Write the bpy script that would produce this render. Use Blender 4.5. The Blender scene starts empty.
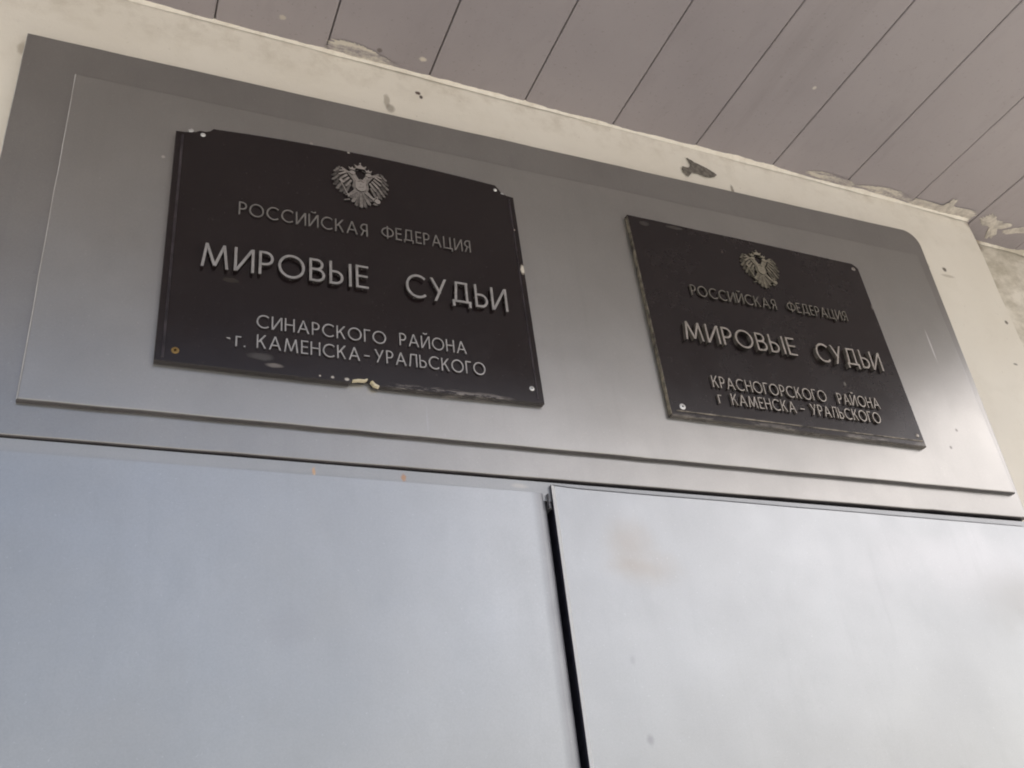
import bpy, bmesh, math, random
from mathutils import Matrix, Vector, noise
random.seed(7)
scene = bpy.context.scene
col = scene.collection
PI = math.pi

# ------------------------------------------------------------------ helpers
def link(o):
    col.objects.link(o); return o

def thing(name, loc, label, cat, group=None):
    o = link(bpy.data.objects.new(name, None))
    o.empty_display_size = .1
    o['kind'] = 'thing'; o.location = loc; o['label'] = label; o['category'] = cat
    if group: o['group'] = group
    return o

def wloc(o):
    v = Vector((0, 0, 0))
    while o is not None:
        v += o.location; o = o.parent
    return v

def part(name, bm, mat, parent=None, label=None, smooth=False):
    """all shapes are drawn in world metres; the mesh is stored relative to its thing"""
    if parent is not None:
        bmesh.ops.translate(bm, verts=bm.verts, vec=-wloc(parent))
    bmesh.ops.recalc_face_normals(bm, faces=bm.faces)
    me = bpy.data.meshes.new(name); bm.to_mesh(me); bm.free()
    me.materials.append(mat)
    if smooth:
        for p in me.polygons: p.use_smooth = True
    o = link(bpy.data.objects.new(name, me))
    if parent is not None: o.parent = parent
    if label: o['label'] = label
    return o

def box(bm, x0, x1, y0, y1, z0, z1):
    vs = [bm.verts.new((x, y, z)) for x in (x0, x1) for y in (y0, y1) for z in (z0, z1)]
    for f in ((0, 1, 3, 2), (4, 6, 7, 5), (0, 4, 5, 1), (2, 3, 7, 6), (0, 2, 6, 4), (1, 5, 7, 3)):
        bm.faces.new([vs[i] for i in f])

def inset_poly(pts, d):
    n = len(pts); out = []
    area = sum(pts[i][0]*pts[(i+1) % n][1]-pts[(i+1) % n][0]*pts[i][1] for i in range(n))
    sg = 1 if area > 0 else -1
    for i in range(n):
        a, b, c = Vector(pts[i-1]), Vector(pts[i]), Vector(pts[(i+1) % n])
        e1 = (b-a).normalized(); e2 = (c-b).normalized()
        n1 = Vector((-e1.y, e1.x))*sg; n2 = Vector((-e2.y, e2.x))*sg
        m = n1+n2
        k = max(.5, 1+n1.dot(n2))
        out.append(tuple(b+m*(d/k)))
    return out

def plate(bm, outline, yb, yf, ch, steps=3):
    """slab with the given (x,z) outline, front at yf, rounded front rim of size ch"""
    loops = [(outline, yb)]
    for k in range(steps+1):
        a = PI/2*k/steps
        loops.append((inset_poly(outline, ch*(1-math.cos(a))) if k else outline, yf+ch*(1-math.sin(a))))
    vl = [[bm.verts.new((x, y, z)) for x, z in o] for o, y in loops]
    n = len(outline)
    for A, B in zip(vl, vl[1:]):
        for i in range(n):
            bm.faces.new((A[i], A[(i+1) % n], B[(i+1) % n], B[i]))
    bm.faces.new(vl[-1]); bm.faces.new(vl[0])

def rect(x0, x1, z0, z1): return [(x0, z0), (x1, z0), (x1, z1), (x0, z1)]

def densify(pts, step, amp, seed):
    """break straight edges into short slightly uneven ones"""
    out = []; n = len(pts)
    for i in range(n):
        a, b = Vector(pts[i]), Vector(pts[(i+1) % n])
        L = (b-a).length; m = max(1, int(L/step)); nrm = Vector((-(b-a).y, (b-a).x)).normalized()
        for k in range(m):
            p = a.lerp(b, k/m)
            if k: p = p+nrm*amp*noise.noise(Vector((p.x*40, p.y*40, seed)))
            out.append(tuple(p))
    return out

# ------------------------------------------------------------------ materials
class NT:
    def __init__(s, name):
        s.m = bpy.data.materials.new(name); s.m.use_nodes = True
        s.t = s.m.node_tree; s.n = s.t.nodes; s.b = s.n['Principled BSDF']
        s.pos = s.n.new('ShaderNodeNewGeometry').outputs['Position']
    def L(s, a, b): s.t.links.new(a, b)
    def val(s, sock, v):
        if hasattr(v, 'is_output'): s.L(v, sock)
        elif isinstance(v, (tuple, list)) and len(v) == 3 and sock.type == 'RGBA': sock.default_value = (*v, 1)
        else: sock.default_value = v
    def set(s, **k):
        for a, v in k.items(): s.val(s.b.inputs[a.replace('_', ' ')], v)
    def noise(s, scale, detail=4, rough=.55, stretch=(1, 1, 1), off=(0, 0, 0), dist=0):
        mp = s.n.new('ShaderNodeMapping'); mp.inputs['Scale'].default_value = stretch; mp.inputs['Location'].default_value = off
        s.L(s.pos, mp.inputs['Vector'])
        t = s.n.new('ShaderNodeTexNoise'); t.inputs['Scale'].default_value = scale
        t.inputs['Detail'].default_value = detail; t.inputs['Roughness'].default_value = rough; t.inputs['Distortion'].default_value = dist
        s.L(mp.outputs[0], t.inputs['Vector']); return t.outputs['Fac']
    def rng(s, v, a, b, c=0., d=1., smooth=False):
        r = s.n.new('ShaderNodeMapRange'); r.interpolation_type = 'SMOOTHSTEP' if smooth else 'LINEAR'
        s.val(r.inputs['Value'], v)
        for k, x in (('From Min', a), ('From Max', b), ('To Min', c), ('To Max', d)): r.inputs[k].default_value = x
        return r.outputs[0]
    def math(s, op, a, b=0.):
        r = s.n.new('ShaderNodeMath'); r.operation = op; s.val(r.inputs[0], a); s.val(r.inputs[1], b); return r.outputs[0]
    def mix(s, f, a, b, mode='MIX'):
        r = s.n.new('ShaderNodeMix'); r.data_type = 'RGBA'; r.blend_type = mode
        s.val(r.inputs[0], f); s.val(r.inputs[6], a); s.val(r.inputs[7], b); return r.outputs[2]
    def spot(s, c, r, edge=.5, wob=.5, wscale=60):
        """mask, 1 inside an irregular blot at c with radii r (x, y, z)"""
        a = s.n.new('ShaderNodeVectorMath'); a.operation = 'SUBTRACT'; s.L(s.pos, a.inputs[0]); a.inputs[1].default_value = c
        b = s.n.new('ShaderNodeVectorMath'); b.operation = 'DIVIDE'; s.L(a.outputs[0], b.inputs[0]); b.inputs[1].default_value = r
        l = s.n.new('ShaderNodeVectorMath'); l.operation = 'LENGTH'; s.L(b.outputs[0], l.inputs[0])
        nz = s.noise(wscale, 3)
        d = s.math('ADD', l.outputs['Value'], s.math('MULTIPLY', s.math('SUBTRACT', nz, .5), 2*wob))
        return s.rng(d, 1-edge, 1+edge, 1, 0, True)
    def sep(s):
        x = s.n.new('ShaderNodeSeparateXYZ'); s.L(s.pos, x.inputs[0]); return x.outputs
    def facing(s, axis, a, b):
        g = s.n.new('ShaderNodeNewGeometry'); x = s.n.new('ShaderNodeSeparateXYZ'); s.L(g.outputs['True Normal'], x.inputs[0])
        return s.rng(x.outputs[axis], a, b)
    def bump(s, h, strength=.2, dist=.002):
        b = s.n.new('ShaderNodeBump'); b.inputs['Strength'].default_value = strength; b.inputs['Distance'].default_value = dist
        s.L(h, b.inputs['Height']); s.L(b.outputs[0], s.b.inputs['Normal'])

def paint(name, base, metal=.55, rough=(.30, .46), spots=(), dark_side=False):
    t = NT(name)
    n1 = t.noise(2.2, 5, .6); n2 = t.noise(14, 5, .6, (1, 1, .45)); n3 = t.noise(160, 2, .6)
    c = t.mix(t.rng(n1, .35, .7), tuple(x*.90 for x in base), tuple(x*1.07 for x in base))
    c = t.mix(t.rng(n2, .55, .8, 0, .35), c, tuple(x*.78 for x in base))
    c = t.mix(t.rng(n3, .62, .75, 0, .10), c, tuple(x*.6 for x in base))
    for (pc, r, colr, edge, wob, ws, amt) in spots:
        m = t.spot(pc, r, edge, wob, ws)
        c = t.mix(t.math('MULTIPLY', m, amt), c, colr)
    n4 = t.noise(420, 2, .7); n5 = t.noise(26, 5, .7, (1, 1, .06), off=(2, 0, 5))
    c = t.mix(t.rng(n4, .35, .68, 0, .16), c, tuple(x*.62 for x in base))
    c = t.mix(t.rng(n5, .56, .72, 0, .14), c, tuple(x*.7 for x in base))
    c = t.mix(t.rng(t.noise(240, 2, .5, off=(9, 9, 9)), .71, .76, 0, .22), c, tuple(min(1, x*1.6) for x in base))
    r = t.math('ADD', t.rng(t.noise(3.1, 5, .65, off=(3, 1, 7)), .3, .7, rough[0], rough[1]), t.rng(t.noise(11, 5, .65, (1, 1, .7), off=(1, 4, 2)), .35, .7, -.01, .015))
    # shade on the undersides and light on the left-hand edges, painted into the colour
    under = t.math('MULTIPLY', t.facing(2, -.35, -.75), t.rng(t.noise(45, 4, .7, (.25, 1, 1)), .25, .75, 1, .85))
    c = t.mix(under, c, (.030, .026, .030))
    lightened = t.math('MULTIPLY', t.facing(0, -.3, -.7), t.rng(t.noise(30, 4, .7, (1, 1, .3)), .25, .6, .95 if dark_side else .25, 1))
    c = t.mix(lightened, c, (.86, .86, .85) if dark_side else (.66, .65, .63))
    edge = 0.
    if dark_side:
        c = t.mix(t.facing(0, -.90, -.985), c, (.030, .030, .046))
        edge = t.math('MULTIPLY', t.math('MULTIPLY', t.rng(t.sep()[0], .617, .6445), t.rng(t.sep()[0], .6500, .6490)), t.rng(t.noise(16, 4, .6), .2, .7, .55, .9))  # soft shadow beside the door gap, painted onto the left leaf
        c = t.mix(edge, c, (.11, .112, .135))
    mt = t.math('MULTIPLY', t.math('SUBTRACT', 1., t.math('MAXIMUM', t.math('MAXIMUM', under, lightened), edge)), metal)
    t.set(Base_Color=c, Metallic=mt, Roughness=r)
    h = t.math('ADD', t.math('MULTIPLY', t.noise(9, 3), .8), t.math('ADD', t.math('MULTIPLY', t.noise(70, 3, .6, (1, 1, .6)), .12), t.math('MULTIPLY', t.noise(300, 2), .035)))
    t.bump(h, .22, .004)
    return t.m

DARKDOT = (.05, .045, .04)
RUST = (.45, .17, .04)
M = {}
SILVER = (.40, .40, .405)
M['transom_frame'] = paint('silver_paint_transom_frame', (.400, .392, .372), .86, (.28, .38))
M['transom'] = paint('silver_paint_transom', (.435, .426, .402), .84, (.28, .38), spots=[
    ((1.6154, -.022, 2.592), (.0022, .02, .036), (.75, .75, .74), .4, .3, 90, .8),
    ((1.71, -.012, 2.527), (.0042, .02, .0042), DARKDOT, .6, .4, 200, .7),
    ((1.594, -.022, 2.381), (.0034, .02, .0034), DARKDOT, .6, .4, 200, .6),
    ((1.559, -.022, 2.338), (.0034, .02, .0034), DARKDOT, .6, .4, 200, .65),
    ((1.598, -.012, 2.214), (.0034, .02, .0034), DARKDOT, .6, .4, 200, .65),
    ((.031, -.022, 2.713), (.003, .02, .003), (.75, .73, .68), .4, .2, 200, .9),
    ((.27, -.022, 2.81), (.003, .02, .003), (.7, .68, .62), .4, .3, 200, .7),
    ((1.02, -.022, 2.86), (.003, .02, .003), (.7, .68, .62), .4, .3, 200, .7),
    ((.45, -.022, 2.275), (.0015, .02, .02), (.5, .5, .5), .4, .3, 200, .5)])
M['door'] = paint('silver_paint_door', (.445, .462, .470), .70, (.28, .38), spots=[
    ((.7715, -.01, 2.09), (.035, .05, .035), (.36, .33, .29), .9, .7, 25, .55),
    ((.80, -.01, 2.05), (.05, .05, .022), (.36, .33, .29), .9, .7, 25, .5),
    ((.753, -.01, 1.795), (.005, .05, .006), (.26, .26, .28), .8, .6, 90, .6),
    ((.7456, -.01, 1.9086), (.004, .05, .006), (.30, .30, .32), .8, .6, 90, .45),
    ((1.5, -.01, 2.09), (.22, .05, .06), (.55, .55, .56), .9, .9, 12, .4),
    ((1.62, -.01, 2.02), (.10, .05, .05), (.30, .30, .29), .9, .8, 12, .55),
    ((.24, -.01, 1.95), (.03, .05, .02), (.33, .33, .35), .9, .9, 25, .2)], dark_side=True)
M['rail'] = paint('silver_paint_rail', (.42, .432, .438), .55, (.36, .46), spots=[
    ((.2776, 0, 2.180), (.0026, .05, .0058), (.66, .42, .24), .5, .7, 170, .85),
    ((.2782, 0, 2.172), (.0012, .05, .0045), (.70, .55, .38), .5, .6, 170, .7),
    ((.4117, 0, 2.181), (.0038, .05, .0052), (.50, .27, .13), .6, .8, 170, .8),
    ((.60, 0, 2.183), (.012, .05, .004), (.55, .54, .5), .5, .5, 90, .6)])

def cream():
    t = NT('cream_plaster_paint')
    n1 = t.noise(1.7, 5, .6); n2 = t.noise(11, 6, .65); n3 = t.noise(85, 3, .6)
    c = t.mix(t.rng(n1, .3, .7), (.77, .72, .61), (.84, .80, .70))
    c = t.mix(t.rng(n2, .52, .74, 0, .5), c, (.71, .66, .55))
    c = t.mix(t.rng(n3, .68, .78, 0, .35), c, (.42, .37, .28))
    x, y, z = t.sep()
    # rough stained render on the set-back part, grime along the junctions
    side = t.rng(x, 1.955, 1.985)
    st = t.math('MULTIPLY', side, t.rng(t.noise(7, 6, .7, (1, 1, 1.5)), .42, .62, 0, .6))
    c = t.mix(st, c, (.33, .29, .20))
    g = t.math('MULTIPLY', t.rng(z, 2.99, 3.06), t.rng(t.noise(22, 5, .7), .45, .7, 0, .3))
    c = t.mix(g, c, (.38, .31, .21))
    for pc, r, colr, amt, ws in [
        ((.486, 0, 3.034), (.0055, .1, .0045), (.07, .035, .025), .95, 200),
        ((.4925, 0, 3.0245), (.0035, .1, .0045), (.06, .04, .03), .95, 200),
        ((.4207, 0, 2.990), (.006, .1, .018), (.30, .26, .20), .6, 120),
        ((.428, 0, 2.972), (.008, .1, .010), (.20, .17, .13), .6, 70),
        ((1.2138, 0, 2.96), (.004, .1, .014), (.25, .22, .17), .8, 120),
        ((1.737, 0, 2.857), (.009, .1, .010), (.10, .08, .06), .9, 120),
        ((1.7953, 0, 2.8544), (.006, .1, .006), (.12, .10, .07), .9, 150),
        ((1.80, 0, 2.835), (.02, .1, .004), (.42, .37, .28), .5, 40),
        ((1.9338, 0, 2.7232), (.005, .1, .005), (.10, .08, .06), .9, 150),
        ((1.90, 0, 2.60), (.006, .1, .003), (.14, .12, .09), .7, 150),
        ((-.202, 0, 2.915), (.006, .1, .014), (.42, .36, .27), .6, 90),
        ((2.0, .05, 3.03), (.06, .1, .02), (.16, .11, .07), .75, 40)]:
        c = t.mix(t.math('MULTIPLY', t.spot(pc, r, .4, .5, ws), amt), c, colr)
    t.set(Base_Color=c, Roughness=.75)
    h = t.math('ADD', t.math('MULTIPLY', n2, .6), t.math('ADD', t.math('MULTIPLY', n3, .12), t.math('MULTIPLY', t.noise(240, 2), .05)))
    t.bump(h, .45, .006)
    return t.m
M['cream'] = cream()

def ceilmat():
    t = NT('mauve_grey_board_paint')
    x, y, z = t.sep()
    cell = t.n.new('ShaderNodeTexWhiteNoise'); cell.noise_dimensions = '1D'
    t.L(t.math('FLOOR', t.math('DIVIDE', t.math('SUBTRACT', x, .094), .2085)), cell.inputs['W'])
    n1 = t.noise(3, 5, .6); n2 = t.noise(28, 5, .6, (1, .35, 1)); n3 = t.noise(150, 2); n6 = t.noise(9, 5, .7, (1, .12, 1))
    c = t.mix(t.rng(n1, .3, .7), (.275, .249, .255), (.318, .290, .294))
    c = t.mix(t.rng(cell.outputs['Value'], 0, 1, 0, .22), c, (.36, .332, .332))
    c = t.mix(t.rng(n2, .55, .78, 0, .35), c, (.235, .213, .213))
    c = t.mix(t.rng(n6, .54, .72, 0, .35), c, (.215, .193, .19))
    c = t.mix(t.rng(n3, .64, .75, 0, .35), c, (.14, .12, .11))
    for pc, r, colr, amt in [
        ((.4862, -.036, 3.07), (.007, .005, .2), (.6, .55, .46), .9),
        ((1.2928, -.2285, 3.05), (.004, .004, .2), (.6, .56, .5), .8),
        ((.40, -.03, 3.07), (.005, .005, .2), (.09, .07, .06), .7),
        ((.21, -.045, 3.07), (.006, .005, .2), (.5, .45, .38), .8)]:
        c = t.mix(t.math('MULTIPLY', t.spot(pc, r, .4, .5, 150), amt), c, colr)
    t.set(Base_Color=c, Roughness=t.rng(n1, .3, .7, .42, .58))
    t.bump(t.math('ADD', t.noise(12, 3), t.math('MULTIPLY', n3, .06)), .15, .003)
    return t.m
M['ceiling'] = ceilmat()

def signmat(name, x0, x1, z0, left):
    t = NT(name)
    n1 = t.noise(6, 5, .6); n2 = t.noise(45, 5, .65); n3 = t.noise(260, 2)
    c = t.mix(t.rng(n1, .3, .7), (.0100, .0062, .0066), (.0145, .0098, .0098))
    c = t.mix(t.rng(n2, .55, .75, 0, .5), c, (.020, .016, .015))
    c = t.mix(t.rng(n3, .68, .76, 0, .5), c, (.06, .05, .045))
    x, y, z = t.sep()
    # scuffed paint along the bottom rim
    low = t.rng(z, z0+.004, z0+.0105, 1, 0)
    if left:
        xm = t.math('MULTIPLY', t.rng(x, .375, .42), t.rng(x, .60, .57))
        wear = t.math('MULTIPLY', t.math('MULTIPLY', low, xm), t.rng(t.noise(110, 5, .75, (.3, 1, 1.4)), .48, .58))
        c = t.mix(t.math('MULTIPLY', wear, .55), c, (.36, .33, .30))
        sp = [((.195, -.034, 2.347), (.016, .02, .006), (.09, .085, .08), .6, 60), ((.2145, -.034, 2.3345), (.012, .02, .0035), (.22, .2, .18), .7, 60),
              ((.645, -.034, 2.598), (.004, .02, .009), (.6, .55, .46), 1, 120), ((.6386, -.034, 2.688), (.002, .02, .002), (.5, .42, .35), .9, 150),
              ((.30, -.034, 2.326), (.0025, .02, .002), (.5, .47, .42), .9, 150), ((.322, -.034, 2.325), (.003, .02, .0025), (.55, .52, .46), .9, 150),
              ((.281, -.034, 2.326), (.0015, .02, .0015), (.5, .47, .42), .9, 150), ((.333, -.034, 2.7955), (.0025, .02, .002), (.6, .55, .5), .9, 150),
              ((.145, -.034, 2.4905-.012), (.012, .02, .004), (.03, .025, .02), .8, 60)]
    else:
        wear = t.math('MULTIPLY', low, t.rng(t.noise(55, 5, .7, (.3, 1, 1)), .5, .62))
        c = t.mix(t.math('MULTIPLY', wear, .5), c, (.30, .27, .23))
        sp = [((1.0, -.038, 2.775), (.02, .02, .004), (.07, .062, .055), .7, 70), ((1.105, -.038, 2.735), (.003, .02, .003), (.09, .07, .06), .9, 150),
              ((1.32, -.038, 2.45), (.003, .02, .006), (.16, .15, .13), .8, 150), ((.93, -.038, 2.77), (.012, .02, .006), (.05, .045, .04), .8, 70),
              ((1.469, -.038, 2.66), (.002, .02, .006), (.3, .27, .24), .9, 150)]
    for pc, r, colr, amt, ws in sp:
        c = t.mix(t.math('MULTIPLY', t.spot(pc, r, .4, .5, ws), amt), c, colr)
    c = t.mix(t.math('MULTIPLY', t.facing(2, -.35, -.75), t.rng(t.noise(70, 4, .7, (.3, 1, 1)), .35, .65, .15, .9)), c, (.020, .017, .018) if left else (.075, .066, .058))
    t.set(Base_Color=c, Roughness=t.rng(t.noise(9, 6, .7, off=(5, 2, 1)), .3, .7, (.15 if left else .19), (.26 if left else .32)))
    t.b.inputs['Specular IOR Level'].default_value = .5
    t.bump(t.math('ADD', t.noise(7, 2), t.math('MULTIPLY', n3, .02)), .05, .004)
    return t.m
M['signL'] = signmat('black_glossy_sign_paint', .047, .65, 2.320, True)
M['signR'] = signmat('black_worn_sign_paint', .895, 1.472, 2.327, False)

def simple(name, a, b, metal, rough, scale=60, bump=.2, under=None):
    t = NT(name); n = t.noise(scale, 4, .6)
    c = t.mix(t.rng(n, .35, .65), a, b)
    if under: c = t.mix(t.facing(2, -.2, -.7), c, under)  # letter undersides darkened in the colour to stand for shade
    t.set(Base_Color=c, Metallic=metal, Roughness=rough)
    t.bump(n, bump, .001); return t.m
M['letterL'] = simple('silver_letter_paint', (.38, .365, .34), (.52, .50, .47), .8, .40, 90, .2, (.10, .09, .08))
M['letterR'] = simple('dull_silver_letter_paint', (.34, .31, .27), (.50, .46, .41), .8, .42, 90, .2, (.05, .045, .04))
def emblem_mat(name, lo, hi, yp):
    t = NT(name); n = t.noise(170, 4, .65); y = t.sep()[1]
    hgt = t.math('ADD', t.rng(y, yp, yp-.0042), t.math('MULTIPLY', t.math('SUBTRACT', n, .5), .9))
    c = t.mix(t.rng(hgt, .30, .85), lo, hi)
    c = t.mix(t.facing(2, -.25, -.7), c, tuple(x*.25 for x in lo))  # shade under the relief, put into the colour
    t.set(Base_Color=c, Metallic=.6, Roughness=.42); t.bump(n, .4, .001); return t.m
M['emblemL'] = emblem_mat('worn_silver_emblem', (.060, .054, .050), (.43, .395, .36), -.0305)
M['emblemR'] = emblem_mat('tarnished_emblem', (.06, .054, .04), (.34, .31, .24), -.0300)
M['letterLd'] = simple('shaded_letter_paint', (.25, .235, .215), (.36, .34, .31), .8, .42, 90, .2, (.06, .055, .05))  # darker copy of the letter paint, for the shaded top line
M['letterRd'] = simple('shaded_tarnished_letter_paint', (.20, .185, .155), (.33, .305, .265), .8, .44, 90, .2, (.04, .035, .03))  # same for the right sign: top-line shade put into the colour
M['screw'] = simple('bright_screw_metal', (.62, .62, .6), (.75, .75, .72), .6, .35)
M['brass'] = simple('rusty_brass_screw', (.16, .10, .03), (.28, .18, .06), .4, .5, 300)
M['rimL'] = simple('worn_black_rim', (.012, .009, .011), (.055, .045, .05), 0, .3, 40)
M['gapmetal'] = simple('dirty_latch_metal', (.05, .05, .055), (.25, .25, .26), .5, .5, 300)
M['dark'] = simple('dark_gap_fill', (.026, .026, .042), (.05, .05, .07), 0, .6)  # near-black fill standing in for the shade inside the door gap
M['grey'] = simple('bare_concrete', (.10, .09, .075), (.22, .20, .17), 0, .9, 120, .6)
M['core'] = simple('cream_chipped_core', (.50, .44, .28), (.66, .60, .45), 0, .8, 120)
M['putty'] = simple('pale_putty', (.38, .35, .31), (.58, .54, .47), 0, .8, 60, .5)
t = NT('smeared_plaster_on_boards')
sm = t.rng(t.math('ADD', t.noise(30, 5, .7, (.35, 1.6, 1)), t.math('MULTIPLY', t.noise(140, 3, .6), .25)), .55, .74)
t.set(Base_Color=t.mix(sm, (.27, .245, .247), (.58, .54, .46)), Roughness=.7); t.bump(t.noise(90, 4), .3, .001)
M['smear'] = t.m
M['slab'] = simple('concrete_roof_slab', (.28, .27, .25), (.36, .35, .33), 0, .9, 8)
M['paving'] = simple('grey_concrete_paving', (.54, .51, .465), (.60, .57, .525), 0, .9, 1.5)

# ------------------------------------------------------------------ setting
bm = bmesh.new(); s = 400
bm.faces.new([bm.verts.new(p) for p in ((-s, -s, 0), (s, -s, 0), (s, s, 0), (-s, s, 0))])
g = part('ground', bm, M['paving']); g['kind'] = 'structure'

def cz(x): return 3.0965-.0268*x           # underside of the boards: they fall gently to the right

# ---- plaster wall round the doorway
W = thing('plaster_wall', (.75, .15, 0), 'cream painted plaster wall framing the grey metal doorway under the boards', 'wall')
HX0, HX1, HZ = -.190, 1.712, 2.932         # opening
def wall_sheet(bm, xs, zs, yfun, hole=None):
    V = {}
    def v(i, k):
        if (i, k) not in V:
            x, z = xs[i], zs[k]
            V[i, k] = bm.verts.new((x, yfun(x, z), z))
        return V[i, k]
    for i in range(len(xs)-1):
        for k in range(len(zs)-1):
            xm, zm = (xs[i]+xs[i+1])/2, (zs[k]+zs[k+1])/2
            if hole and hole[0] < xm < hole[1] and zm < hole[2]: continue
            bm.faces.new((v(i, k), v(i+1, k), v(i+1, k+1), v(i, k+1)))
    return V
def span(a, b, st):
    n = max(1, round((b-a)/st)); return [a+(b-a)*i/n for i in range(n+1)]
def wy(x, z): return .005+.0022*noise.noise(Vector((x*5, z*5, 1.3)))+.0008*noise.noise(Vector((x*25, z*25, 4)))
xs = span(-4, HX0, .06)[:-1]+span(HX0, HX1, .04)+span(HX1, 1.955, .03)[1:]
zs = span(0, HZ, .06)+span(HZ, 3.12, .02)[1:]
bm = bmesh.new()
V = wall_sheet(bm, xs, zs, wy, (HX0, HX1, HZ))
# the corner on the right and the short return to the set-back part
iN = len(xs)-1
prev = None
for k, z in enumerate(zs):
    wob = .004*noise.noise(Vector((z*9, 3, 1)))
    V[iN, k].co.x += wob
    a = V[iN, k]; b = bm.verts.new((1.960+wob, .016, z)); c = bm.verts.new((1.968+wob*.5, .075, z))
    if prev:
        for (p, q), (r, t) in (((prev[0], a), (prev[1], b)), ((prev[1], b), (prev[2], c))):
            bm.faces.new((p, r, t, q))
    prev = (a, b, c)
# reveals of the opening
for x, sx in ((HX0, -1), (HX1, 1)):
    box(bm, x-.004 if sx < 0 else x+.001, x-.001 if sx < 0 else x+.004, .010, .30, 0, HZ-.01)
part('wall_face', bm, M['cream'], W, smooth=False)
bm = bmesh.new()
wall_sheet(bm, span(1.964, 5, .06), span(0, 3.12, .05), lambda x, z: .068+.004*noise.noise(Vector((x*6, z*6, 9)))+.0025*noise.noise(Vector((x*22, z*22, 2))))
part('side_wall', bm, M['cream'], W, 'rough stained plaster set back past the corner')
bm = bmesh.new(); box(bm, -4, 5, .32, .6, 0, 3.12); part('wall_core', bm, M['slab'], W)

# uneven plaster cove where the wall meets the boards
def fillet(bm, x0, x1, ywall, seed, base, bumps):
    pr = None
    for x in span(x0, x1, .006):
        n_ = noise.noise(Vector((x*14, seed, 0)))+.3*noise.noise(Vector((x*55, seed, 3)))+.2*noise.noise(Vector((x*160, seed, 6)))
        w = max(.0012, base*(1+.9*n_))
        for c, wd, h in bumps:
            w += h*max(0, 1-((x-c)/wd)**2)*(1+.5*n_)
        zc_ = cz(x)
        y0 = ywall(x)
        pts = [(x, y0-.0005, zc_-.004-.35*w), (x, y0-.25*w-.001, zc_-.16*w-.002), (x, y0-.62*w-.001, zc_-.05*w-.0015), (x, y0-w-.0015, zc_+.001)]
        cur = [bm.verts.new(p) for p in pts]
        if pr:
            for j in range(3): bm.faces.new((pr[j], cur[j], cur[j+1], pr[j+1]))
        pr = cur
bm = bmesh.new()
fillet(bm, -1.2, 1.955, lambda x: .004, 1.7, .0045, [(.36, .07, .004), (1.30, .10, .003), (1.60, .12, .003), (1.93, .05, .004), (-.2, .2, .004), (.7, .3, .002)])
part('plaster_cove', bm, M['cream'], W, smooth=True)
bm = bmesh.new()
fillet(bm, 1.97, 3.2, lambda x: .066, 5.2, .007, [(2.25, .06, .012)])
part('plaster_cove', bm, M['cream'], W, smooth=True)

def blob(bm, pts, to3, h, seed, n=64, amp=.12, fr=2.2):
    """irregular flat patch: pts = coarse outline (2D), resampled and roughened; to3(u,v,h)"""
    P = [Vector(p) for p in pts]; m = len(P); c = sum(P, Vector((0, 0)))/m
    out = []
    for k in range(n):
        t = k/n*m; i = int(t); f = t-i
        p0, p1, p2, p3 = P[(i-1) % m], P[i % m], P[(i+1) % m], P[(i+2) % m]
        q = .5*((2*p1)+(p2-p0)*f+(2*p0-5*p1+4*p2-p3)*f*f+(3*p1-p0-3*p2+p3)*f**3)
        d = q-c
        q = c+d*(1+amp*noise.noise(Vector((math.cos(k/n*2*PI)*fr*3, math.sin(k/n*2*PI)*fr*3, seed)))+.5*amp*noise.noise(Vector((math.cos(k/n*2*PI)*fr*9, math.sin(k/n*2*PI)*fr*9, seed+3))))
        out.append(q)
    outer = [bm.verts.new(to3(q.x, q.y, .0002)) for q in out]
    mid = [bm.verts.new(to3(*(c+(q-c)*.82), h*(.8+.4*noise.noise(Vector((q.x*200, q.y*200, seed)))))) for q in out]
    cen = bm.verts.new(to3(c.x, c.y, h))
    for k in range(n):
        j = (k+1) % n
        bm.faces.new((outer[k], outer[j], mid[j], mid[k])); bm.faces.new((mid[k], mid[j], cen))

onwall = lambda u, v, h: (u, .0025-h, v)
bm = bmesh.new()
blob(bm, [(1.089, 2.996), (1.087, 2.981), (1.098, 2.968), (1.106, 2.982), (1.13, 2.983), (1.153, 2.979), (1.178, 2.994), (1.155, 3.008), (1.125, 3.018), (1.106, 3.027), (1.111, 3.006), (1.10, 2.994)], onwall, .0006, 3, amp=.06, n=96)
part('peeled_patch', bm, M['grey'], W, 'bare grey patch where the cream paint has flaked off')

# ---- boarded canopy over the door
C = thing('porch_canopy', (.6, -.8, 3.0), 'canopy ceiling of mauve grey painted boards over the doorway', 'canopy')
YF = -1.22
XR = 2.50
bm = bmesh.new()
k0 = -12
x = .094+.2085*k0
while x < XR:
    a, b = x+.0011, x+.2085-.0011
    prof = [(a, .013), (a, .0022), (a+.0012, .0004), (a+.004, 0), (b-.004, 0), (b-.0012, .0004), (b, .0022), (b, .013)]
    ends = []
    dz = random.uniform(-.0006, .0006)
    for y in (YF, .10):
        ends.append([bm.verts.new((px, y, cz(px)+pz+dz)) for px, pz in prof])
    n = len(prof)
    for i in range(n):
        bm.faces.new((ends[0][i], ends[0][(i+1) % n], ends[1][(i+1) % n], ends[1][i]))
    bm.faces.new(ends[0]); bm.faces.new(ends[1])
    x += .2085
part('soffit_boards', bm, M['ceiling'], C)
bm = bmesh.new()
xa, xb = .094+.2085*k0, x
vs = [bm.verts.new(p) for p in [(xa, YF-.03, cz(xa)+.016), (xb, YF-.03, cz(xb)+.016), (xb, .6, cz(xb)+.016), (xa, .6, cz(xa)+.016)]]
vt = [bm.verts.new((v.co.x, v.co.y, 3.34)) for v in vs]
bm.faces.new(vs); bm.faces.new(vt)
for i in range(4): bm.faces.new((vs[i], vs[(i+1) % 4], vt[(i+1) % 4], vt[i]))
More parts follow.
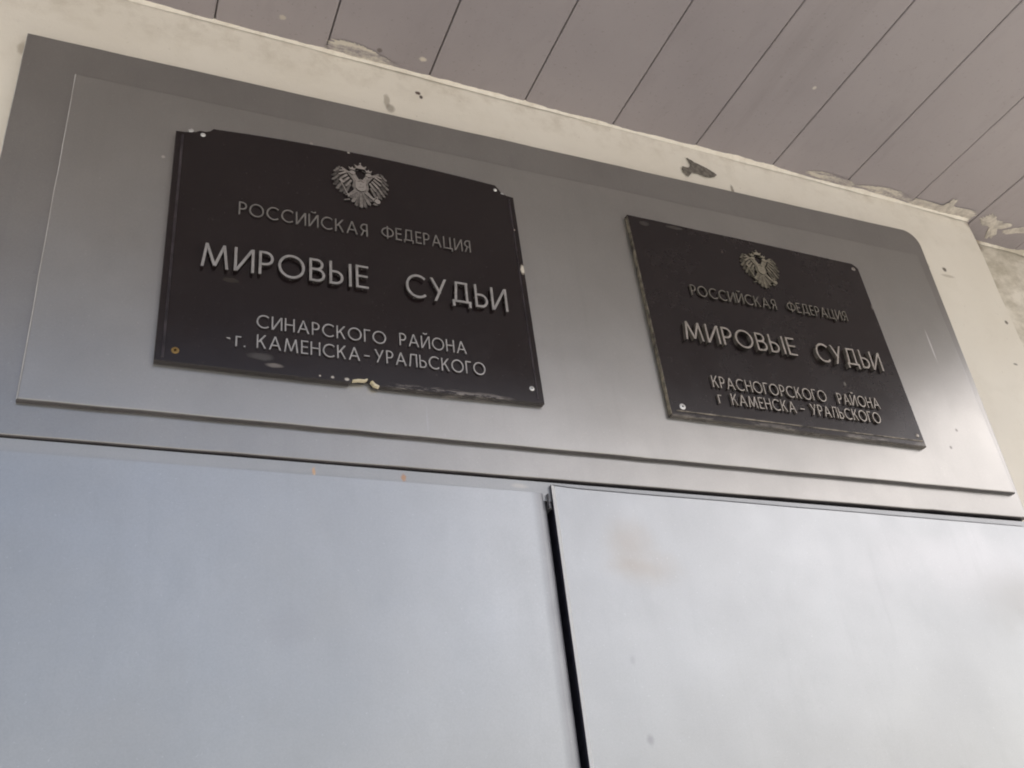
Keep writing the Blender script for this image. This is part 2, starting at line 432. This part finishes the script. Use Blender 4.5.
part('roof_slab', bm, M['slab'], C)
onceil = lambda u, v, h: (u, v, cz(u)-.0012-h)
for sd, P in enumerate([
    [(1.985, -.014), (1.995, -.030), (2.012, -.034), (2.030, -.022), (2.052, -.020), (2.060, .000), (2.075, .030), (2.060, .046), (2.046, .030), (2.030, .006), (2.005, .006)],
    [(2.046, -.004), (2.064, -.018), (2.085, -.020), (2.088, -.010), (2.07, .004), (2.052, .008)],
    [(2.082, .006), (2.11, -.014), (2.14, -.026), (2.19, -.03), (2.17, -.008), (2.13, .002), (2.10, .016)],
    [(1.760, -.004), (1.78, -.022), (1.845, -.020), (1.858, -.044), (1.872, -.046), (1.880, -.028), (1.93, -.030), (1.958, -.024), (1.955, -.004), (1.91, .002), (1.84, .0)],
    [(1.59, -.010), (1.61, -.020), (1.68, -.030), (1.745, -.020), (1.76, -.008), (1.70, -.004)],
    [(1.44, -.012), (1.47, -.024), (1.54, -.024), (1.585, -.010), (1.56, -.002), (1.50, -.002)],
    [(.30, -.004), (.312, -.026), (.345, -.032), (.385, -.026), (.425, -.014), (.44, -.006), (.37, -.002)]]):
    bm = bmesh.new(); blob(bm, P, onceil, .0012 if sd < 4 else .0003, 10+sd, amp=.22, n=140, fr=3.2)
    part('putty_patch', bm, M['putty'] if sd < 4 else M['smear'], C)

# ---- transom
T = thing('transom_panel', (.76, 0, 2.19), 'grey painted sheet metal panel above the doors that carries both black signs', 'panel')
def arc_pts(cx, cz_, r, a0, a1, n=10):
    return [(cx+r*math.cos(a0+(a1-a0)*i/n), cz_+r*math.sin(a0+(a1-a0)*i/n)) for i in range(n+1)]
out = [(-.197, 2.1935), (1.712, 2.1985)]+arc_pts(1.728-.045, 2.938-.04, .043, 0, PI/2)+[(-.197, 2.938)]
bm = bmesh.new(); plate(bm, densify(out, .05, .0009, 2), .25, -.0100, .0025)
part('frame', bm, M['transom_frame'], T)
bm = bmesh.new()
plate(bm, densify([(-.116, 2.2425), (1.694, 2.2475), (1.688, 2.858), (-.116, 2.858)], .05, .0009, 5), -.0088, -.0195, .0030)
part('raised_panel', bm, M['transom'], T)

# ---- metal door
D = thing('metal_door', (.76, .02, 0), 'silver grey double leaf metal door with a narrow dark gap between its leaves', 'door')
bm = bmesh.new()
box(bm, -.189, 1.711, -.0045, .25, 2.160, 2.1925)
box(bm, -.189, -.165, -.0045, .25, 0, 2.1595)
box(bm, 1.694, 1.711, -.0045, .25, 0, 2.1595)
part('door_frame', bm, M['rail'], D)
bm = bmesh.new()
prof = [(-.158, .045), (-.158, -.0047), (-.1565, -.0062)]+[(.622+.8*i/12, -.0062) for i in ()]
prof += [(.625, -.0062), (.631, -.0060), (.636, -.0053), (.640, -.0040), (.643, -.0018), (.6450, .0015), (.6458, .006), (.6458, .045)]
pr = None
for z in span(.012, 2.1725, .06):
    wv = .0006*noise.noise(Vector((z*4, 2, 2)))
    cur = [bm.verts.new((px, py+(wv if py < .04 else 0), z)) for px, py in prof]
    if pr:
        for i in range(len(prof)): bm.faces.new((pr[i], pr[(i+1) % len(prof)], cur[(i+1) % len(prof)], cur[i]))
    else: bm.faces.new(cur)
    pr = cur
bm.faces.new(pr)
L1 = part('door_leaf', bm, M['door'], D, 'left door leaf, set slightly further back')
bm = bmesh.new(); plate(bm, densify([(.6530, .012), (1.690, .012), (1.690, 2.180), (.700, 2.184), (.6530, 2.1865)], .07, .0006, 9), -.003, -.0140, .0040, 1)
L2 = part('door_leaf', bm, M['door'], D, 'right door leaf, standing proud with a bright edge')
bm = bmesh.new(); plate(bm, rect(.6600, 1.686, .012, 2.158), .045, -.0028, .0005)
part('gap_shade_backing', bm, M['dark'], L2)
bm = bmesh.new(); box(bm, .6457, .6598, .030, .05, .012, 2.158)  # added strip, coloured dark so the gap reads as deep shade
part('gap_shade_strip', bm, M['dark'], L1, 'dark strip added to keep the gap black')
bm = bmesh.new(); plate(bm, [(.6460, 2.149), (.6525, 2.147), (.6525, 2.158), (.6460, 2.159)], .02, -.0045, .0008)
plate(bm, [(.6450, 2.1455), (.6472, 2.1455), (.6472, 2.1705), (.6450, 2.1705)], -.004, -.0105, .0006)
part('latch', bm, M['gapmetal'], L1)

# ------------------------------------------------------------------ lettering (stroke built, monoline geometric capitals)
SW = .099
H = SW/2
def seg(p, q, w=SW, cut='n'):
    p, q = Vector(p), Vector(q); d = (q-p).normalized()
    if cut == 'h':
        o = Vector((w/2/abs(d.y), 0))
    else:
        o = Vector((-d.y, d.x))*w/2
    return [('quad', [p-o, p+o, q+o, q-o])]
def arc(cx, cy, rx, ry, a0, a1, w=SW):
    n = max(6, int(abs(a1-a0)/10))
    A, B = [], []
    for i in range(n+1):
        t = math.radians(a0+(a1-a0)*i/n); c, s_ = math.cos(t), math.sin(t)
        A.append(Vector((cx+(rx+w/2)*c, cy+(ry+w/2)*s_))); B.append(Vector((cx+(rx-w/2)*c, cy+(ry-w/2)*s_)))
    return [('strip', A, B, abs(a1-a0) >= 360)]
def stem(x, a=0, b=1): return seg((x, a), (x, b))
def bar(y, a, b, w=None): return seg((a, y), (b, y), w or SW*.92)
def bowl(x, y0, y1, xr):
    """D shaped bowl from a stem edge x, lower bar centre y0, upper bar centre y1, reaching xr"""
    ry = (y1-y0)/2; rx = min(ry*1.05, xr-x-H); cx = xr-H-rx
    return bar(y0, x, cx, SW)+bar(y1, x, cx, SW)+arc(cx, (y0+y1)/2, rx, ry, -90, 90)
def mirror(st, w):
    o = []
    for s_ in st:
        f = lambda L: [Vector((w-v.x, v.y)) for v in L]
        o.append(('quad', f(s_[1])) if s_[0] == 'quad' else ('strip', f(s_[1]), f(s_[2]), s_[3]))
    return o
def glyph(ch):
    S = SW
    if ch == 'О': return 1.0, arc(.5, .5, .5-H, .5-H+.012, 0, 360)
    if ch == 'С': return .86, arc(.51, .5, .5-H, .5-H+.012, 47, 313)
    if ch == 'Р': return .54, stem(H)+bowl(S, .44, 1-H, .54)
    if ch == 'В': return .60, stem(H)+bowl(S, .545, 1-H, .54)+bowl(S, H, .535, .60)
    if ch == 'Ь': return .56, stem(H)+bowl(S, H, .56, .56)
    if ch == 'Ы': return .86, stem(H)+bowl(S, H, .56, .54)+stem(.86-H)
    if ch == 'Е': return .50, stem(H)+bar(1-H, S, .5)+bar(.52, S, .47)+bar(H, S, .5)
    if ch == 'М': return 1.02, seg((.075, 0), (.20, 1), S, 'h')+seg((.945, 0), (.82, 1), S, 'h')+seg((.20, .985), (.51, .08), S, 'h')+seg((.82, .985), (.51, .08), S, 'h')
    if ch in 'ИЙ':
        g = stem(H)+stem(.72-H)+seg((S*.75, .015), (.72-S*.75, .985), S, 'h')
        return .72, g+(arc(.36, 1.30, .17, .15, 205, 335, S*.85) if ch == 'Й' else [])
    if ch == 'У': return .74, seg((.075, 1), (.405, .36), S, 'h')+seg((.665, 1), (.20, 0), S, 'h')
    if ch == 'Д': return .86, bar(.135, .02, .84)+seg((.03+H, .10), (.03+H, -.10))+seg((.83-H, .10), (.83-H, -.10))+seg((.17, .18), (.24, .96), S)+seg((.67, .18), (.67, .96), S)+bar(1-H, .185, .731)
    if ch == 'Л': return .68, seg((.07, 0), (.20, .96), S)+seg((.62, 0), (.62, .96), S)+bar(1-H, .145, .681)
    if ch == 'К': return .64, stem(H)+seg((S+.01, .43), (.56, 1), S, 'h')+seg((.255, .60), (.575, 0), S, 'h')
    if ch == 'А': return .86, seg((.065, 0), (.43, 1), S, 'h')+seg((.795, 0), (.43, .99), S, 'h')+bar(.33, .20, .66)
    if ch == 'Я': return .56, mirror(stem(H)+bowl(S, .43, 1-H, .54)+seg((.30, .42), (.49, 0), S, 'h'), .56)
    if ch == 'Ф': return 1.04, stem(.52, -.02, 1.02)+arc(.52, .5, .52-H, .40-H, 0, 360)
    if ch == 'Ц': return .80, stem(H)+stem(.66-H)+bar(H, S, .80)+seg((.80-H, .02), (.80-H, -.18))
    if ch == 'Н': return .68, stem(H)+stem(.68-H)+bar(.52, S, .68-S)
    if ch == 'Г': return .46, stem(H)+bar(1-H, S, .46)
    if ch == 'г': return .34, stem(H, 0, .76)+bar(.76-H, S, .34)
    if ch == '.': return .10, seg((.05, 0), (.05, .12))
    if ch == '-': return .34, bar(.42, .02, .32)
    raise KeyError(ch)

def lettering(bm, text, x0, x1, z, cap, yp, thick, stand=0., tilt=0.):
    """one word between x0 and x1, baseline z (rising by tilt), raised from the plate face yp"""
    gs = [glyph(c) for c in text]
    gap = .17
    tot = sum(g[0] for g in gs)+gap*(len(gs)-1)
    sx = (x1-x0)/tot
    X = x0; cnt = 0
    for (w, strokes) in gs:
        lift = random.uniform(-.0004, .0004)+tilt*(X-x0)
        for st in strokes:
            cnt += 1
            e = (cnt % 7)*.00006
            f = lambda v: (X+v.x*sx, z+lift+v.y*cap*(1-.002*(cnt % 5)))
            yt, yb = yp-stand-thick-e, yp-stand-e*.5
            def prism(ring):
                T_ = [bm.verts.new((a, yt, b)) for a, b in ring]; B_ = [bm.verts.new((a, yb, b)) for a, b in ring]
                bm.faces.new(T_); bm.faces.new(B_)
                for i in range(len(ring)):
                    j = (i+1) % len(ring); bm.faces.new((T_[i], T_[j], B_[j], B_[i]))
            if st[0] == 'quad':
                prism([f(v) for v in st[1]])
                if stand:
                    c = sum((Vector(f(v)) for v in st[1]), Vector((0, 0)))/4; r = cap*.03
                    box(bm, c.x-r, c.x+r, yb-.0005, yp+.001, c.y-r, c.y+r)
            else:
                A = [f(v) for v in st[1]]; B = [f(v) for v in st[2]]
                if st[3]: A[-1] = A[0]; B[-1] = B[0]
                n = len(A)-1 if st[3] else len(A)
                va = [[bm.verts.new((a, y, b)) for a, b in R[:n]] for R, y in ((A, yt), (B, yt), (A, yb), (B, yb))]
                m = n if st[3] else n-1
                for i in range(m):
                    j = (i+1) % n
                    for p, q in ((0, 1), (2, 3), (0, 2), (1, 3)):
                        bm.faces.new((va[p][i], va[p][j], va[q][j], va[q][i]))
                if not st[3]:
                    for i in (0, n-1): bm.faces.new((va[0][i], va[1][i], va[3][i], va[2][i]))
                if stand:
                    for i in (n//4, 3*n//4):
                        c = (Vector(A[i])+Vector(B[i]))/2; r = cap*.03
                        box(bm, c.x-r, c.x+r, yb-.0005, yp+.001, c.y-r, c.y+r)
        X += (w+gap)*sx

# ------------------------------------------------------------------ the double headed eagle, in relief
def eagle(bm, cx, cz_, sx, sz, yp, th):
    cnt = [0]
    def poly(pts, lvl, both=True):
        for sg in ((1, -1) if both else (1,)):
            cnt[0] += 1
            e = (cnt[0] % 9)*.00004
            ring = [(cx+sg*a*sx, cz_+b*sz) for a, b in pts]
            yt = yp-th*lvl-e
            ins = inset_poly(ring, min(.0006, .006*sx))
            B_ = [bm.verts.new((a, yp+.0005, b)) for a, b in ring]; T_ = [bm.verts.new((a, yt, b)) for a, b in ins]
            bm.faces.new(T_)
            for i in range(len(ring)):
                j = (i+1) % len(ring); bm.faces.new((B_[i], B_[j], T_[j], T_[i]))
    def stroke(p, q, w0, w1, lvl, both=True):
        p, q = Vector(p), Vector(q); d = (q-p).normalized(); n = Vector((-d.y, d.x))
        poly([tuple(p-n*w0), tuple(q-n*w1), tuple(q+d*w1*.8), tuple(q+n*w1), tuple(p+n*w0)], lvl, both)
    def disc(x, z, rx, rz, lvl, both=True, n=14):
        poly([(x+rx*math.cos(2*PI*i/n), z+rz*math.sin(2*PI*i/n)) for i in range(n)], lvl, both)
    # wing: shoulder arch and seven hanging primaries with short coverts
    stroke((.09, .10), (.20, .27), .035, .030, .8); stroke((.20, .27), (.33, .36), .030, .024, .8)
    F = [(.350, .385, .405, .335), (.375, .345, .455, .250), (.36, .285, .485, .150), (.335, .225, .485, .045), (.305, .165, .46, -.055), (.265, .11, .415, -.135), (.22, .06, .355, -.195), (.175, .02, .285, -.225)]
    for i, (a, b, c, d) in enumerate(F):
        stroke((a, b), (c, d), .022, .029, .5+.12*(i % 2))
    for i, (a, b, c, d) in enumerate([(.27, .315, .375, .275), (.25, .275, .375, .185), (.225, .22, .355, .095), (.195, .165, .315, .015), (.155, .115, .26, -.055)]):
        stroke((a, b), (c, d), .028, .022, .85+.1*(i % 2))
    # low ground under the wings
    poly([(.24, .22), (.32, .36), (.40, .34), (.455, .20), (.455, .02), (.40, -.12), (.30, -.20), (.22, -.12), (.20, .05)], .32)
    # necks, heads, beaks
    stroke((.045, .10), (.115, .245), .042, .034, .9); disc(.142, .283, .058, .050, 1.15)
    poly([(.18, .315), (.255, .285), (.235, .245), (.215, .262), (.18, .255)], 1.0)
    # small crowns and the large one above
    poly([(.10, .338), (.185, .338), (.212, .415), (.168, .388), (.142, .43), (.116, .388), (.072, .415)], 1.1)
    poly([(-.07, .39), (.07, .39), (.115, .485), (.055, .455), (.0, .505), (-.055, .455), (-.115, .485)], 1.2, False)
    disc(0, .525, .020, .028, 1.0, False); stroke((.03, .38), (.095, .34), .012, .010, .6)
    # body and shield with a rider in low relief
    poly([(-.13, .13), (0, .18), (.13, .13), (.15, -.02), (.10, -.14), (0, -.18), (-.10, -.14), (-.15, -.02)], .75, False)
    poly([(-.095, .095), (.095, .095), (.095, -.06), (.06, -.105), (0, -.13), (-.06, -.105), (-.095, -.06)], 1.2, False)
    disc(.0, .045, .018, .020, 1.4, False); stroke((-.005, .03), (-.01, -.03), .020, .016, 1.35, False)
    stroke((-.05, -.03), (.05, -.015), .018, .016, 1.3, False); stroke((.035, .0), (.06, .03), .012, .010, 1.3, False)
    stroke((-.045, -.04), (-.055, -.075), .008, .008, 1.25, False); stroke((.04, -.03), (.03, -.075), .008, .008, 1.25, False)
    # legs, claws
    stroke((.085, -.11), (.20, -.235), .044, .030, .8)
    for dx, dz in ((.065, .03), (.07, -.025), (.025, -.06)): stroke((.20, -.235), (.20+dx, -.235+dz), .018, .012, .95)
    # sceptre and orb
    stroke((-.210, -.30), (-.345, .03), .014, .013, 1.1, False); poly([(-.335, .0), (-.305, .06), (-.35, .11), (-.39, .05)], 1.1, False)
    stroke((-.19, -.33), (-.29, -.37), .022, .016, .8, False)
    disc(.285, -.285, .056, .056, 1.15, False); stroke((.285, -.235), (.285, -.17), .013, .013, 1.1, False); stroke((.25, -.200), (.32, -.200), .012, .012, 1.12, False)
    disc(.25, -.345, .05, .03, .7, False)
    # tail
    for i, (a, l) in enumerate([(-58, .27), (-39, .30), (-19, .32), (0, .325), (19, .32), (39, .30), (58, .27)]):
        t = math.radians(a)
        stroke((.05*math.sin(t), -.14), (l*math.sin(t)*.78, -.14-l*math.cos(t)), .022, .038, .55+.14*(i % 2), False)

def screw(parent, x, z, yp, r, mat, label=None, hole=True):
    bm = bmesh.new(); n = 18
    prof = [(r, 0), (r, -.0008), (r*.8, -.0016), (r*.36, -.0018), (r*.34, -.0004)] if hole else [(r, 0), (r, -.0006), (r*.75, -.0018), (r*.3, -.0023), (.0001, -.0024)]
    rings = [[bm.verts.new((x+q*math.cos(2*PI*i/n), yp+.0004+dy, z+q*math.sin(2*PI*i/n))) for i in range(n)] for q, dy in prof]
    for A, B in zip(rings, rings[1:]):
        for i in range(n): bm.faces.new((A[i], A[(i+1) % n], B[(i+1) % n], B[i]))
    bm.faces.new(rings[-1])
    return part('screw', bm, mat, parent, label)

def word(sign, mat, line, text, *a):
    bm = bmesh.new(); lettering(bm, text, *a)
    return part('lettering', bm, mat, sign, line+', the word '+text)

GROUP = 'black magistrate court signs on the panel'
# ------------------------------------------------------------------ left sign
YP = -.0305
S1 = thing('court_sign', (.35, -.0225, 2.32), 'glossy black sign reading СИНАРСКОГО РАЙОНА, with chipped bottom edge and broken corners', 'sign', GROUP)
out = [(.047, 2.320), (.20, 2.3195), (.326, 2.3195), (.3315, 2.3255), (.339, 2.3270), (.350, 2.3275), (.3545, 2.3305), (.3585, 2.3275), (.363, 2.3215), (.372, 2.3190), (.376, 2.3195), (.50, 2.320), (.6515, 2.3225),
       (.6465, 2.768), (.632, 2.770), (.622, 2.7755), (.616, 2.784), (.612, 2.7900), (.56, 2.7935), (.50, 2.7965), (.43, 2.7985), (.36, 2.7990), (.29, 2.7980), (.22, 2.7952), (.16, 2.7912), (.104, 2.7865), (.099, 2.780), (.092, 2.7765), (.083, 2.7765), (.076, 2.7715), (.060, 2.767), (.046, 2.7655)]
bm = bmesh.new(); plate(bm, densify(out, .03, .0004, 4), -.0192, YP, .0014)
part('plate', bm, M['signL'], S1)
# rim moulding lines down the two sides
bm = bmesh.new()
plate(bm, [(.0560, 2.326), (.0595, 2.326), (.0585, 2.760), (.0550, 2.760)], YP+.0004, YP-.0012, .0010)
part('rim', bm, M['rimL'], S1); bm = bmesh.new()
plate(bm, [(.6385, 2.330), (.6415, 2.330), (.6375, 2.760), (.6345, 2.760)], YP+.0004, YP-.0012, .0010)
part('rim', bm, M['rimL'], S1)
bm = bmesh.new()
for P in ([(.3310, 2.3235), (.3400, 2.3255), (.3505, 2.3262), (.3545, 2.3290), (.3535, 2.3308), (.3490, 2.3285), (.3395, 2.3282), (.3305, 2.3258)],
          [(.3590, 2.3262), (.3640, 2.3195), (.3720, 2.3180), (.3725, 2.3200), (.3660, 2.3235), (.3615, 2.3285)]):
    plate(bm, P, YP+.006, YP-.0006, .0005)
part('chipped_edge', bm, M['core'], S1, 'cream core showing where the bottom edge is broken')
bm = bmesh.new(); eagle(bm, .3525, 2.7185, .101, .100, YP, .0034)
part('emblem', bm, M['emblemL'], S1, 'raised double headed eagle with crowns')
word(S1, M['letterLd'], 'top line', 'РОССИЙСКАЯ', .1510, .3620, 2.6095, .0268, YP, .0026)
word(S1, M['letterLd'], 'top line', 'ФЕДЕРАЦИЯ', .3860, .5470, 2.6135, .0265, YP, .0026)
word(S1, M['letterL'], 'large raised line', 'МИРОВЫЕ', .0980, .3590, 2.4915, .0455, YP, .0030, .0045, .02)
word(S1, M['letterL'], 'large raised line', 'СУДЬИ', .4220, .6030, 2.4935, .0475, YP, .0030, .0045)
word(S1, M['letterL'], 'small line', 'СИНАРСКОГО', .1850, .3855, 2.3960, .0238, YP, .0028)
word(S1, M['letterL'], 'small line', 'РАЙОНА', .4075, .5210, 2.3985, .0238, YP, .0028)
word(S1, M['letterL'], 'bottom line', 'г.', .1560, .1705, 2.3580, .0240, YP, .0028)
word(S1, M['letterL'], 'bottom line', 'КАМЕНСКА', .1865, .3430, 2.3595, .0240, YP, .0028)
word(S1, M['letterL'], 'bottom line', '-', .3485, .3585, 2.3605, .0240, YP, .0028)['label'] = 'bottom line, the hyphen'
word(S1, M['letterL'], 'bottom line', 'УРАЛЬСКОГО', .3655, .5505, 2.3610, .0240, YP, .0028)
bm = bmesh.new()
plate(bm, [(.1440, 2.3705), (.1485, 2.3690), (.1490, 2.3712), (.1475, 2.3730), (.1425, 2.3722)], YP+.0003, YP-.002, .0004)
part('paint_fleck', bm, M['letterL'], S1)
screw(S1, .6315, 2.3490, YP, .0046, M['screw'], 'bright screw with a dark centre')
screw(S1, .0740, 2.3400, YP, .0056, M['brass'], 'rusty brass screw')
screw(S1, .0882, 2.7675, YP, .0042, M['screw'], None, False)
screw(S1, .6105, 2.7775, YP, .0035, M['screw'], None, False)
bm = bmesh.new()
plate(bm, [(.0640, 2.7715), (.0665, 2.7675), (.0715, 2.7690), (.0735, 2.7730), (.0700, 2.7765)], YP+.008, YP-.0010, .0006)
part('chipped_corner', bm, M['screw'], S1); bm = bmesh.new()
plate(bm, [(.6205, 2.7722), (.6215, 2.7708), (.6270, 2.7700), (.6275, 2.7715), (.6235, 2.7740)], YP+.006, YP-.0008, .0005)
part('chipped_corner', bm, M['screw'], S1)

# ------------------------------------------------------------------ right sign
YP = -.0300
S2 = thing('court_sign', (1.18, -.0225, 2.327), 'duller black sign reading КРАСНОГОРСКОГО РАЙОНА, with thick bottom edge and unbroken corners', 'sign', GROUP)
out = [(.8975, 2.3305), (1.18, 2.3275), (1.4800, 2.3255), (1.4690, 2.7640), (1.4640, 2.7695), (1.4550, 2.7760), (1.18, 2.7815), (.8935, 2.7855)]
bm = bmesh.new(); plate(bm, densify(out, .03, .0006, 6), -.0192, YP, .0016)
part('plate', bm, M['signR'], S2)
bm = bmesh.new()
plate(bm, [(.9080, 2.3395), (1.4740, 2.3365), (1.4740, 2.3387), (.9080, 2.3417)], YP+.0004, YP-.0016, .0007)
part('rim', bm, simple('worn_rim_paint', (.02, .018, .016), (.34, .30, .24), .1, .4, 35), S2, 'scuffed pale line above the bottom edge')
bm = bmesh.new()
plate(bm, densify([(.8968, 2.334), (.8984, 2.334), (.8943, 2.782), (.8927, 2.782)], .02, .0007, 8), -.0205, YP+.0004, .0006)
part('edge_strip', bm, simple('worn_edge_paint', (.03, .025, .02), (.30, .265, .20), .1, .5, 60), S2, 'rubbed pale left edge')
bm = bmesh.new(); eagle(bm, 1.1905, 2.7035, .095, .096, YP, .0034)
part('emblem', bm, M['emblemR'], S2, 'raised double headed eagle with crowns, tarnished')
word(S2, M['letterRd'], 'top line', 'РОССИЙСКАЯ', 1.0000, 1.2010, 2.6045, .0255, YP, .0040)
word(S2, M['letterRd'], 'top line', 'ФЕДЕРАЦИЯ', 1.2290, 1.3820, 2.6065, .0255, YP, .0040)
word(S2, M['letterR'], 'large raised line', 'МИРОВЫЕ', .9580, 1.2140, 2.4935, .0415, YP, .0085)
word(S2, M['letterR'], 'large raised line', 'СУДЬИ', 1.2630, 1.4285, 2.4890, .0440, YP, .0085)
word(S2, M['letterR'], 'small line', 'КРАСНОГОРСКОГО', .9965, 1.2570, 2.3975, .0252, YP, .0045)
word(S2, M['letterR'], 'small line', 'РАЙОНА', 1.2845, 1.3880, 2.3975, .0250, YP, .0045)
word(S2, M['letterR'], 'bottom line', 'г', 1.0008, 1.0090, 2.3635, .0240, YP, .0045)
word(S2, M['letterR'], 'bottom line', 'КАМЕНСКА', 1.0300, 1.1740, 2.3640, .0245, YP, .0045)
word(S2, M['letterR'], 'bottom line', '-', 1.1840, 1.1950, 2.3645, .0245, YP, .0045)['label'] = 'bottom line, the hyphen'
word(S2, M['letterR'], 'bottom line', 'УРАЛЬСКОГО', 1.2090, 1.3780, 2.3642, .0245, YP, .0045)
screw(S2, .9225, 2.3500, YP, .0062, M['screw'], 'bright screw with a dark centre')
screw(S2, 1.4535, 2.7600, YP, .0050, M['letterR'], None, True)
screw(S2, 1.4650, 2.3490, YP, .0045, M['letterR'], None, False)

# ------------------------------------------------------------------ light
AZ, EL = math.radians(51), math.radians(41)     # azimuth measured from straight out of the wall towards the right
sun_dir = Vector((math.sin(AZ)*math.cos(EL), -math.cos(AZ)*math.cos(EL), math.sin(EL)))
ld = bpy.data.lights.new('sun', 'SUN'); ld.energy = 5.0; ld.angle = math.radians(9); ld.color = (1, .975, .94)
lo = link(bpy.data.objects.new('sun', ld)); lo.rotation_euler = sun_dir.to_track_quat('Z', 'Y').to_euler(); lo.location = (4, -5, 6)
wd = bpy.data.worlds.new('World'); scene.world = wd; wd.use_nodes = True
nt = wd.node_tree; sky = nt.nodes.new('ShaderNodeTexSky'); sky.sky_type = 'NISHITA'; sky.sun_disc = False
sky.sun_elevation = EL; sky.sun_rotation = math.atan2(sun_dir.x, sun_dir.y)
sky.air_density = 1.0; sky.dust_density = 4.0; sky.ozone_density = 1.0
bg = nt.nodes['Background']; hs = nt.nodes.new('ShaderNodeHueSaturation'); hs.inputs['Saturation'].default_value = .8
wbm = nt.nodes.new('ShaderNodeMix'); wbm.data_type = 'RGBA'; wbm.blend_type = 'MULTIPLY'; wbm.inputs[0].default_value = 1; wbm.inputs[7].default_value = (.955, .985, 1.07, 1)
nt.links.new(sky.outputs[0], hs.inputs['Color']); nt.links.new(hs.outputs[0], wbm.inputs[6]); nt.links.new(wbm.outputs[2], bg.inputs[0]); bg.inputs[1].default_value = .15

# ------------------------------------------------------------------ camera
R = ((0.91883695, -0.38056541, -0.10444435), (0.11302749, 0.50735071, -0.85429506), (0.37810507, 0.77315278, 0.50918693))
cd = bpy.data.cameras.new('camera'); cam = link(bpy.data.objects.new('camera', cd))
m = Matrix.Identity(4)
for i in range(3):
    m[i][0] = R[0][i]; m[i][1] = -R[1][i]; m[i][2] = -R[2][i]
m[0][3], m[1][3], m[2][3] = 0, -1.25, 1.55
cam.matrix_world = m
cd.sensor_fit = 'HORIZONTAL'; cd.sensor_width = 36; cd.lens = 966.407*36/1024
cd.clip_start = .05; cd.clip_end = 2000
scene.camera = cam

scene.view_settings.view_transform = 'Standard'; scene.view_settings.look = 'None'; scene.view_settings.exposure = 0
scene.cycles.filter_width = 1.9
scene.cycles.use_denoising = True
